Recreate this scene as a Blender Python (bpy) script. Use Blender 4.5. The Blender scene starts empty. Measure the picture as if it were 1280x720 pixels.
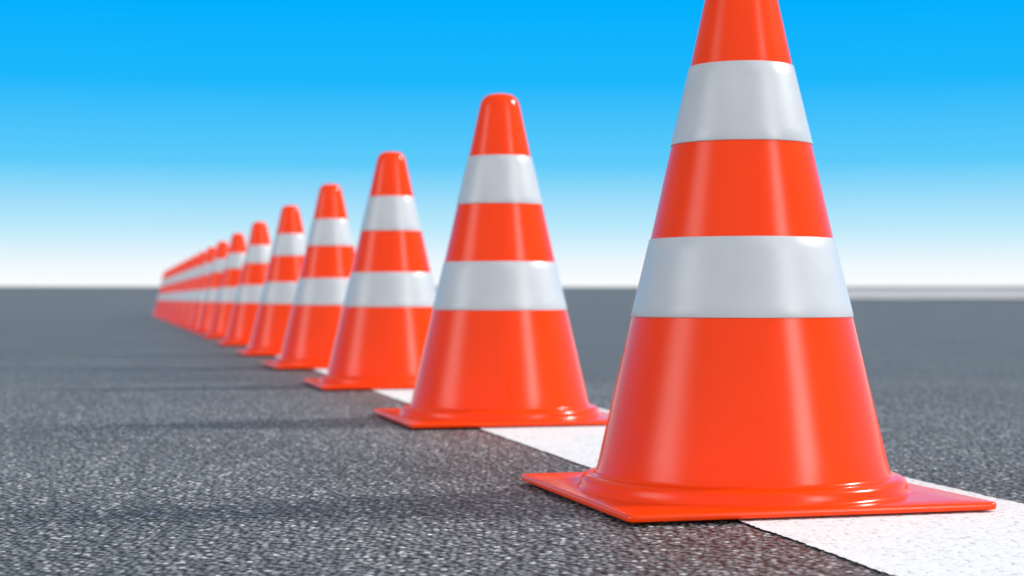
import bpy, bmesh, math, random
import numpy as np
from mathutils import Vector
random.seed(4)
sc = bpy.context.scene
col = sc.collection
sc.view_settings.view_transform = 'Standard'
sc.view_settings.look = 'None'
sc.view_settings.exposure = 0
sc.view_settings.gamma = 1

CAM_H = 0.283
F = 2100.0
SUN_DIR = Vector((1.0, 0.24, 0.0)).normalized()   # horizontal direction towards the sun
SUN_EL = math.radians(36)

# ------------------------------------------------------------------ helpers
def new_mat(name):
    m = bpy.data.materials.new(name)
    m.use_nodes = True
    nt = m.node_tree
    for n in list(nt.nodes):
        nt.nodes.remove(n)
    out = nt.nodes.new('ShaderNodeOutputMaterial')
    b = nt.nodes.new('ShaderNodeBsdfPrincipled')
    nt.links.new(b.outputs[0], out.inputs[0])
    return m, nt, b, out

def N(nt, t, **kw):
    n = nt.nodes.new(t)
    for k, v in kw.items():
        setattr(n, k, v)
    return n

def ramp(nt, stops, interp='LINEAR'):
    r = nt.nodes.new('ShaderNodeValToRGB')
    r.color_ramp.interpolation = interp
    e = r.color_ramp.elements
    while len(e) > 1:
        e.remove(e[-1])
    e[0].position = stops[0][0]
    e[0].color = (*stops[0][1], 1)
    for p, c in stops[1:]:
        x = e.new(p)
        x.color = (*c, 1)
    return r

def mixc(nt, fac, a, b, mode='MIX'):
    m = nt.nodes.new('ShaderNodeMix')
    m.data_type = 'RGBA'
    m.blend_type = mode
    for sock, v in ((m.inputs[0], fac), (m.inputs[6], a), (m.inputs[7], b)):
        if isinstance(v, bpy.types.NodeSocket):
            nt.links.new(v, sock)
        elif isinstance(v, (int, float)):
            sock.default_value = v
        else:
            sock.default_value = (*v, 1)
    return m.outputs[2]

def math_n(nt, op, a, b=None, clamp=False):
    m = nt.nodes.new('ShaderNodeMath')
    m.operation = op
    m.use_clamp = clamp
    for i, v in enumerate((a, b)):
        if v is None: continue
        if isinstance(v, bpy.types.NodeSocket):
            nt.links.new(v, m.inputs[i])
        else:
            m.inputs[i].default_value = v
    return m.outputs[0]

# ------------------------------------------------------------------ materials
def stone_height(nt, co):
    v = N(nt, 'ShaderNodeTexVoronoi', voronoi_dimensions='2D')
    v.inputs['Scale'].default_value = 116
    v.inputs['Randomness'].default_value = .9
    nt.links.new(co, v.inputs['Vector'])
    v2 = N(nt, 'ShaderNodeTexVoronoi', voronoi_dimensions='2D')
    v2.inputs['Scale'].default_value = 330
    nt.links.new(co, v2.inputs['Vector'])
    n = N(nt, 'ShaderNodeTexNoise', noise_dimensions='2D')
    n.inputs['Scale'].default_value = 50
    n.inputs['Detail'].default_value = 5
    nt.links.new(co, n.inputs['Vector'])
    sep = N(nt, 'ShaderNodeSeparateColor')
    nt.links.new(v.outputs['Color'], sep.inputs[0])
    h = math_n(nt, 'SUBTRACT', 1.0, math_n(nt, 'POWER', v.outputs['Distance'], 1.8))
    h = math_n(nt, 'MULTIPLY', h, math_n(nt, 'ADD', math_n(nt, 'MULTIPLY', sep.outputs[0], 0.7), 0.55))
    h = math_n(nt, 'ADD', h, math_n(nt, 'MULTIPLY', v2.outputs['Distance'], -0.25))
    h = math_n(nt, 'ADD', h, math_n(nt, 'MULTIPLY', n.outputs[0], 0.4))
    return h, sep.outputs[1], v.outputs['Distance']

def add_disp(m, nt, out, h, scale):
    d = N(nt, 'ShaderNodeDisplacement')
    d.inputs['Midlevel'].default_value = 0
    d.inputs['Scale'].default_value = scale
    nt.links.new(h, d.inputs['Height'])
    nt.links.new(d.outputs[0], out.inputs['Displacement'])
    m.displacement_method = 'BOTH'

def asphalt(name, disp=0):
    m, nt, b, out = new_mat(name)
    tc = N(nt, 'ShaderNodeTexCoord')
    co = tc.outputs['Object']
    h, rnd, dist = stone_height(nt, co)
    c = ramp(nt, [(0, (.090, .096, .101)), (.5, (.165, .174, .182)), (.8, (.240, .252, .264)), (.93, (.36, .375, .39)), (1, (.70, .71, .72))])
    nt.links.new(rnd, c.inputs[0])
    gap = ramp(nt, [(.22, (1, 1, 1)), (.58, (.10, .10, .10))])
    nt.links.new(dist, gap.inputs[0])
    col_ = mixc(nt, 1.0, c.outputs[0], gap.outputs[0], 'MULTIPLY')
    big = N(nt, 'ShaderNodeTexNoise', noise_dimensions='2D')
    big.inputs['Scale'].default_value = 1.3
    big.inputs['Detail'].default_value = 6
    nt.links.new(co, big.inputs['Vector'])
    br = ramp(nt, [(.3, (.87, .87, .87)), (.7, (1.13, 1.13, 1.13))])
    nt.links.new(big.outputs[0], br.inputs[0])
    col_ = mixc(nt, 1.0, col_, br.outputs[0], 'MULTIPLY')
    nt.links.new(col_, b.inputs['Base Color'])
    b.inputs['Roughness'].default_value = 0.47
    b.inputs['Specular IOR Level'].default_value = 0.32
    if disp:
        add_disp(m, nt, out, h, disp)
    else:
        bp = N(nt, 'ShaderNodeBump')
        bp.inputs['Strength'].default_value = 1.0
        bp.inputs['Distance'].default_value = 0.004
        nt.links.new(h, bp.inputs['Height'])
        nt.links.new(bp.outputs[0], b.inputs['Normal'])
    return m

def paint(name, disp=0):
    m, nt, b, out = new_mat(name)
    tc = N(nt, 'ShaderNodeTexCoord')
    co = tc.outputs['Object']
    h, rnd, dist = stone_height(nt, co)
    c = ramp(nt, [(0, (.68, .70, .71)), (.6, (.72, .735, .74)), (1, (.76, .765, .77))])
    nt.links.new(rnd, c.inputs[0])
    n = N(nt, 'ShaderNodeTexNoise', noise_dimensions='2D')
    n.inputs['Scale'].default_value = 9
    n.inputs['Detail'].default_value = 8
    nt.links.new(co, n.inputs['Vector'])
    wear = math_n(nt, 'ADD', math_n(nt, 'MULTIPLY', dist, 1.0), math_n(nt, 'MULTIPLY', n.outputs[0], .5))
    wr = ramp(nt, [(.94, (0, 0, 0)), (1.0, (1, 1, 1))])
    nt.links.new(wear, wr.inputs[0])
    col_ = mixc(nt, wr.outputs[0], c.outputs[0], (.5, .5, .51))
    nt.links.new(col_, b.inputs['Base Color'])
    b.inputs['Roughness'].default_value = .6
    b.inputs['Specular IOR Level'].default_value = .3
    if disp:
        add_disp(m, nt, out, h, disp)
    else:
        bp = N(nt, 'ShaderNodeBump')
        bp.inputs['Strength'].default_value = 0.25
        bp.inputs['Distance'].default_value = 0.003
        nt.links.new(h, bp.inputs['Height'])
        nt.links.new(bp.outputs[0], b.inputs['Normal'])
    return m

def orange(name, base, rough, spec):
    m, nt, b, out = new_mat(name)
    tc = N(nt, 'ShaderNodeTexCoord')
    n = N(nt, 'ShaderNodeTexNoise')
    n.inputs['Scale'].default_value = 5
    n.inputs['Detail'].default_value = 4
    nt.links.new(tc.outputs['Object'], n.inputs['Vector'])
    r = ramp(nt, [(.3, tuple(x * .90 for x in base)), (.7, base)])
    nt.links.new(n.outputs[0], r.inputs[0])
    nt.links.new(r.outputs[0], b.inputs['Base Color'])
    n3 = N(nt, 'ShaderNodeTexNoise')
    n3.inputs['Scale'].default_value = 30
    n3.inputs['Detail'].default_value = 8
    nt.links.new(tc.outputs['Object'], n3.inputs['Vector'])
    rr = math_n(nt, 'ADD', math_n(nt, 'MULTIPLY', n3.outputs[0], .10), rough - .05)
    nt.links.new(rr, b.inputs['Roughness'])
    b.inputs['Specular IOR Level'].default_value = spec
    n2 = N(nt, 'ShaderNodeTexNoise')
    n2.inputs['Scale'].default_value = 10
    n2.inputs['Detail'].default_value = 2
    nt.links.new(tc.outputs['Object'], n2.inputs['Vector'])
    bp = N(nt, 'ShaderNodeBump')
    bp.inputs['Strength'].default_value = .12
    bp.inputs['Distance'].default_value = .004
    nt.links.new(n2.outputs[0], bp.inputs['Height'])
    nt.links.new(bp.outputs[0], b.inputs['Normal'])
    return m

def sheeting():
    m, nt, b, out = new_mat('white_reflective_sheeting')
    tc = N(nt, 'ShaderNodeTexCoord')
    v = N(nt, 'ShaderNodeTexNoise')
    v.inputs['Scale'].default_value = 12
    v.inputs['Detail'].default_value = 6
    nt.links.new(tc.outputs['Object'], v.inputs['Vector'])
    r = ramp(nt, [(.3, (.43, .46, .49)), (.7, (.49, .515, .545))])
    nt.links.new(v.outputs[0], r.inputs[0])
    nt.links.new(r.outputs[0], b.inputs['Base Color'])
    b.inputs['Roughness'].default_value = .32
    bp = N(nt, 'ShaderNodeBump')
    bp.inputs['Strength'].default_value = .08
    bp.inputs['Distance'].default_value = .002
    nt.links.new(v.outputs[0], bp.inputs['Height'])
    nt.links.new(bp.outputs[0], b.inputs['Normal'])
    return m

def pale():
    m, nt, b, out = new_mat('pale_concrete')
    tc = N(nt, 'ShaderNodeTexCoord')
    n = N(nt, 'ShaderNodeTexNoise')
    n.inputs['Scale'].default_value = .4
    nt.links.new(tc.outputs['Object'], n.inputs['Vector'])
    r = ramp(nt, [(.3, (.32, .33, .34)), (.7, (.42, .43, .44))])
    nt.links.new(n.outputs[0], r.inputs[0])
    nt.links.new(r.outputs[0], b.inputs['Base Color'])
    b.inputs['Roughness'].default_value = .8
    return m

M_ASPH = asphalt('asphalt_surface')
M_ASPH_D = asphalt('asphalt_aggregate', .0020)
M_PAINT = paint('worn_white_road_paint')
M_PAINT_D = paint('worn_white_road_paint_rough', .0008)
M_BODY = orange('glossy_orange_plastic', (.93, .046, .0), .16, .25)
M_PLATE = orange('orange_base_plastic', (.92, .048, .0), .20, .25)
M_BAND = sheeting()

# ------------------------------------------------------------------ ground
PITCH = 13.5
RISE = 14.5
def ground_z(x, y):
    d = math.hypot(x, y)
    t = min(max((d - 42) / 70.0, 0), 1)
    t = t * t * (3 - 2 * t)
    return t * (CAM_H + 112 * RISE / F)

def mesh_obj(name, bm, mat, smooth=False):
    me = bpy.data.meshes.new(name)
    bm.normal_update()
    bm.to_mesh(me)
    bm.free()
    me.materials.append(mat)
    if smooth:
        for p in me.polygons:
            p.use_smooth = True
    o = bpy.data.objects.new(name, me)
    col.objects.link(o)
    return o

bm = bmesh.new()
radii = [0, 5, 15, 30, 42] + [42 + 70 * i / 20 for i in range(1, 21)] + [160, 300, 800, 2500]
SEG = 96
c0 = bm.verts.new((0, 0, 0))
prev = None
for r in radii[1:]:
    ring = [bm.verts.new((r * math.cos(2 * math.pi * i / SEG), r * math.sin(2 * math.pi * i / SEG), ground_z(r, 0))) for i in range(SEG)]
    for i in range(SEG):
        j = (i + 1) % SEG
        if prev is None:
            bm.faces.new((c0, ring[i], ring[j]))
        else:
            bm.faces.new((prev[i], ring[i], ring[j], prev[j]))
    prev = ring
g = mesh_obj('ground', bm, M_ASPH, True)
g['kind'] = 'structure'
g['label'] = 'grey coarse asphalt ground reaching the horizon'

def grid_mesh(name, X, Y, Z, mat):
    nr, nc = X.shape
    co = np.stack([X, Y, Z], -1).astype(np.float32).reshape(-1)
    me = bpy.data.meshes.new(name)
    me.vertices.add(nr * nc)
    me.vertices.foreach_set('co', co)
    idx = np.arange(nr * nc).reshape(nr, nc)
    q = np.stack([idx[:-1, :-1], idx[:-1, 1:], idx[1:, 1:], idx[1:, :-1]], -1).reshape(-1)
    nf = (nr - 1) * (nc - 1)
    me.loops.add(nf * 4)
    me.loops.foreach_set('vertex_index', q.astype(np.int32))
    me.polygons.add(nf)
    me.polygons.foreach_set('loop_start', (np.arange(nf) * 4).astype(np.int32))
    me.polygons.foreach_set('use_smooth', np.ones(nf, dtype=bool))
    me.update(calc_edges=True)
    me.materials.append(mat)
    o = bpy.data.objects.new(name, me)
    col.objects.link(o)
    return o

# close range: real raised stones in the asphalt
Y0, Y1 = 1.30, 5.6
rows = Y0 * np.exp(np.linspace(0, math.log(Y1 / Y0), 900))
u = np.linspace(-1, 1, 1150)
YY, UU = np.meshgrid(rows, u, indexing='ij')
XX = UU * (.34 * YY + .25)
agg = grid_mesh('ground_aggregate', XX, YY, np.full_like(XX, .0008), M_ASPH_D)
agg['kind'] = 'structure'
agg['label'] = 'rough stony surface of the grey asphalt'

# painted line
SL = -0.2368
XL, XR = .7856, 1.235
rj = np.random.RandomState(3)
def smooth_noise(n, w, amp):
    a = rj.randn(n + 8 * w)
    k = np.hanning(w); k /= np.sqrt((k ** 2).sum())
    return np.convolve(a, k, 'same')[4 * w:4 * w + n] * amp
nv = 180
YY, UU = np.meshgrid(rows, np.linspace(0, 1, nv), indexing='ij')
jl = smooth_noise(len(rows), 5, .0007) + smooth_noise(len(rows), 40, .0007)
jr = smooth_noise(len(rows), 5, .0007) + smooth_noise(len(rows), 40, .0007)
XX = (XL + jl)[:, None] * (1 - UU) + (XR + jr)[:, None] * UU + SL * YY
ZZ = np.full_like(XX, .0040)
near = grid_mesh('road_marking', XX, YY, ZZ, M_PAINT_D)
near['kind'] = 'structure'
near['label'] = 'straight white painted line on the asphalt'
bm = bmesh.new()
for y0, y1 in ((-3, Y0), (Y1, 31)):
    q = [bm.verts.new((x + SL * y, y, .0044)) for x, y in ((XL, y0), (XR, y0), (XR, y1), (XL, y1))]
    bm.faces.new(q)
ln = mesh_obj('road_marking', bm, M_PAINT)
ln['kind'] = 'structure'
ln['label'] = 'straight white painted line on the asphalt'

# distant pale strip of concrete across the asphalt
bm = bmesh.new()
pl = None
for k in range(41):
    a = math.radians(8.0 + k * 1.5)
    vs = []
    for r in (63.0, 68.0, 73.0, 78.0, 83.0, 87.0):
        x, y = r * math.sin(a), r * math.cos(a)
        vs.append(bm.verts.new((x, y, ground_z(x, y) + .04)))
    if pl:
        for i in range(5):
            bm.faces.new((pl[i], pl[i + 1], vs[i + 1], vs[i]))
    pl = vs
st = mesh_obj('road', bm, pale(), True)
if st.data.polygons[0].normal.z < 0:
    st.data.flip_normals()
st['kind'] = 'structure'
st['label'] = 'pale concrete strip crossing the far asphalt'

# ------------------------------------------------------------------ cone parts
def lathe(name, prof, mat, seg=96):
    bm = bmesh.new()
    rings = []
    for r, z in prof:
        if r < 1e-6:
            rings.append([bm.verts.new((0, 0, z))])
        else:
            rings.append([bm.verts.new((r * math.cos(2 * math.pi * i / seg), r * math.sin(2 * math.pi * i / seg), z)) for i in range(seg)])
    pairs = list(zip(rings, rings[1:]))
    for A, B in pairs:
        for i in range(seg):
            j = (i + 1) % seg
            if len(A) == 1:
                bm.faces.new((A[0], B[i], B[j]))
            elif len(B) == 1:
                bm.faces.new((A[i], B[0], A[j]))
            else:
                bm.faces.new((A[i], B[i], B[j], A[j]))
    bmesh.ops.recalc_face_normals(bm, faces=bm.faces)
    return mesh_obj(name, bm, mat, True)

def R(z):   # body radius by height
    pts = [(.040, .2045), (.2525, .1545), (.362, .1280), (.494, .0985), (.605, .0720), (.722, .0465)]
    for (z0, r0), (z1, r1) in zip(pts, pts[1:]):
        if z <= z1:
            return r0 + (r1 - r0) * (z - z0) / (z1 - z0)
    return pts[-1][1]

prof = [(.236, .0100), (.2325, .0120), (.2300, .0150), (.2285, .0200), (.2275, .0245), (.2255, .0280), (.2220, .0305),
        (.2175, .0318), (.2130, .0322), (.2095, .0325), (.2072, .0338), (.2060, .0362), (.2053, .0390)]
z = .043
while z < .70:
    prof.append((R(z), z))
    z += .02
prof += [(R(.705), .705), (.0475, .718), (.0445, .730), (.0385, .7405), (.0300, .7475), (.020, .7500), (.010, .7508), (0, .751)]
body = lathe('cone_body', prof, M_BODY)

def band(z0, z1):
    t = .0016
    p = [(R(z0) - .001, z0), (R(z0) + t * .6, z0), (R(z0 + .001) + t, z0 + .001)]
    n = 6
    for i in range(1, n):
        zz = z0 + (z1 - z0) * i / n
        p.append((R(zz) + t, zz))
    p += [(R(z1 - .001) + t, z1 - .001), (R(z1) + t * .6, z1), (R(z1) - .001, z1)]
    return lathe('reflective_band', p, M_BAND)
b1 = band(.2525, .362)
b2 = band(.494, .605)

def plate():
    bm = bmesh.new()
    S = .256
    def loop(s, r, z):
        vs = []
        for cx, cy, a0 in ((1, 1, 0), (-1, 1, 90), (-1, -1, 180), (1, -1, 270)):
            for k in range(7):
                a = math.radians(a0 + 90 * k / 6)
                vs.append(bm.verts.new((cx * (s - r) + r * math.cos(a), cy * (s - r) + r * math.sin(a), z)))
        return vs
    loops = [loop(S - .004, .010, .0022), loop(S - .0008, .013, .0032), loop(S, .014, .005), loop(S, .014, .0095),
             loop(S - .0012, .013, .0115), loop(S - .0035, .0115, .0122), loop(S - .05, .01, .0118)]
    n = len(loops[0])
    for A, B in zip(loops, loops[1:]):
        for i in range(n):
            j = (i + 1) % n
            bm.faces.new((A[i], A[j], B[j], B[i]))
    bm.faces.new(loops[-1])
    bm.faces.new(list(reversed(loops[0])))
    for cx in (-1, 1):
        for cy in (-1, 1):
            m_ = bmesh.ops.create_cone(bm, cap_ends=True, segments=16, radius1=.014, radius2=.014, depth=.0040)
            bmesh.ops.translate(bm, verts=m_['verts'], vec=(cx * .21, cy * .21, .0010))
    bmesh.ops.recalc_face_normals(bm, faces=bm.faces)
    o = mesh_obj('base_plate', bm, M_PLATE, True)
    md = o.modifiers.new('split', 'EDGE_SPLIT')
    md.split_angle = math.radians(50)
    return o
bp_ = plate()

root = bpy.data.objects.new('traffic_cone', None)
root.empty_display_size = .2
col.objects.link(root)
parts = [bp_, body, b1, b2]
for p in parts:
    p.parent = root

ANG = math.radians(15)
ZS = [2.375, 3.88, 5.40, 6.92, 8.50, 10.3, 12.1] + [13.8 + 1.5 * k for k in range(11)]
for i, Z in enumerate(ZS):
    if i == 0:
        r_ = root
    else:
        r_ = root.copy()
        col.objects.link(r_)
        for p in parts:
            q = p.copy()
            q.parent = r_
            col.objects.link(q)
    X = .327 + SL * (Z - 2.38)
    if i == 0: X -= .004
    jit = 0 if i == 0 else random.uniform(-1, 1)
    r_.location = (X, Z, .0052)
    r_.rotation_euler = (0, 0, ANG + math.radians(1.5) * jit)
    r_['category'] = 'traffic cone'
    r_['group'] = 'row of traffic cones along the white line'
    r_['label'] = 'glossy orange traffic cone with two white bands on white line'

# ------------------------------------------------------------------ world
w = bpy.data.worlds.new('World')
sc.world = w
w.use_nodes = True
nt = w.node_tree
for n in list(nt.nodes):
    nt.nodes.remove(n)
out = N(nt, 'ShaderNodeOutputWorld')
bg = N(nt, 'ShaderNodeBackground')
nt.links.new(bg.outputs[0], out.inputs[0])
sky = N(nt, 'ShaderNodeTexSky')
sky.sky_type = 'NISHITA'
sky.sun_disc = False
sky.sun_elevation = SUN_EL
sky.sun_rotation = math.atan2(SUN_DIR.x, SUN_DIR.y)
tc = N(nt, 'ShaderNodeTexCoord')
sep = N(nt, 'ShaderNodeSeparateXYZ')
nt.links.new(tc.outputs['Generated'], sep.inputs[0])
zz = math_n(nt, 'MULTIPLY', sep.outputs[2], 2.0, clamp=True)
haze = ramp(nt, [(0, (1, 1, 1)), (.018, (.97, .99, 1.0)), (.040, (.86, .945, .99)), (.084, (.50, .82, .97)),
                 (.16, (.11, .60, .96)), (.255, (.012, .475, .97)), (.35, (0, .43, .985)), (.42, (0, .38, .85)), (.60, (.27, .34, .46)), (1, (.36, .40, .45))])
nt.links.new(zz, haze.inputs[0])
# unseen bright fill added to the sky behind the viewpoint to light cone fronts
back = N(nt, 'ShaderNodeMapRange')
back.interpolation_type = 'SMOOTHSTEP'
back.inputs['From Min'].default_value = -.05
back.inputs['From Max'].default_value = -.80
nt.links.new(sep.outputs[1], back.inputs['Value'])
back_fill = ramp(nt, [(0, (.9, .9, .9)), (.08, (1.15, 1.15, 1.15)), (.5, (1.1, 1.1, 1.1)), (1, (.95, .97, 1.0))])
nt.links.new(zz, back_fill.inputs[0])
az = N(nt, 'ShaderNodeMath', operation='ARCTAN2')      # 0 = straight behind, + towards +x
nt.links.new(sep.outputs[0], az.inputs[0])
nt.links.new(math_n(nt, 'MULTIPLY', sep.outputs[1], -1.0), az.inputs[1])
def glow_column(c, wdt, amp):
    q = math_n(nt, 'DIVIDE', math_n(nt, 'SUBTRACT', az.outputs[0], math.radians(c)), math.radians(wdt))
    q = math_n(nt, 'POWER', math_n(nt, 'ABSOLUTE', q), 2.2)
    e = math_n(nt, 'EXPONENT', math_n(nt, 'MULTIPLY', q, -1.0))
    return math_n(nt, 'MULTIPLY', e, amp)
tw = math_n(nt, 'ADD', glow_column(47, 8, 15.0), glow_column(-72, 13, 7.0))  # two unseen bright sky columns, added for vertical highlights on the cones
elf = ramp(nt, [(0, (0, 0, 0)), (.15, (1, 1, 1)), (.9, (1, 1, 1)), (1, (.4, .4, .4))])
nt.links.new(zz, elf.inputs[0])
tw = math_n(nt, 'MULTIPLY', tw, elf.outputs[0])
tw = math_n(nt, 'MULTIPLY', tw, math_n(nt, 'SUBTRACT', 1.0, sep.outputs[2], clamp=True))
hz = mixc(nt, back.outputs[0], haze.outputs[0], back_fill.outputs[0])
skyc = mixc(nt, 1.0, sky.outputs[0], (.10, .10, .10), 'MULTIPLY')
up = ramp(nt, [(.42, (0, 0, 0)), (1, (.2, .2, .2))])
nt.links.new(zz, up.inputs[0])
fin = mixc(nt, up.outputs[0], hz, skyc)
comb = N(nt, 'ShaderNodeCombineColor')
for i in range(3):
    nt.links.new(tw, comb.inputs[i])
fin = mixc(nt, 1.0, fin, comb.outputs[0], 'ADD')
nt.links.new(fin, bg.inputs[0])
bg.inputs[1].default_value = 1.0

# ------------------------------------------------------------------ sun
sd = bpy.data.lights.new('sun', 'SUN')
sd.energy = 3.7
sd.angle = math.radians(9)
sd.color = (1, .97, .93)
so = bpy.data.objects.new('sun', sd)
col.objects.link(so)
d = Vector((SUN_DIR.x * math.cos(SUN_EL), SUN_DIR.y * math.cos(SUN_EL), math.sin(SUN_EL)))
so.rotation_euler = d.to_track_quat('Z', 'Y').to_euler()

# ------------------------------------------------------------------ camera
cd = bpy.data.cameras.new('camera')
cd.sensor_width = 36
cd.lens = 36 * F / 1280
cd.clip_start = .05
cd.clip_end = 6000
cd.dof.use_dof = True
cd.dof.focus_distance = 2.08
cd.dof.aperture_fstop = 5.6
cam = bpy.data.objects.new('camera', cd)
cam.location = (0, 0, CAM_H)
cam.rotation_euler = (math.radians(90) + math.atan(PITCH / F), 0, 0)
col.objects.link(cam)
sc.camera = cam
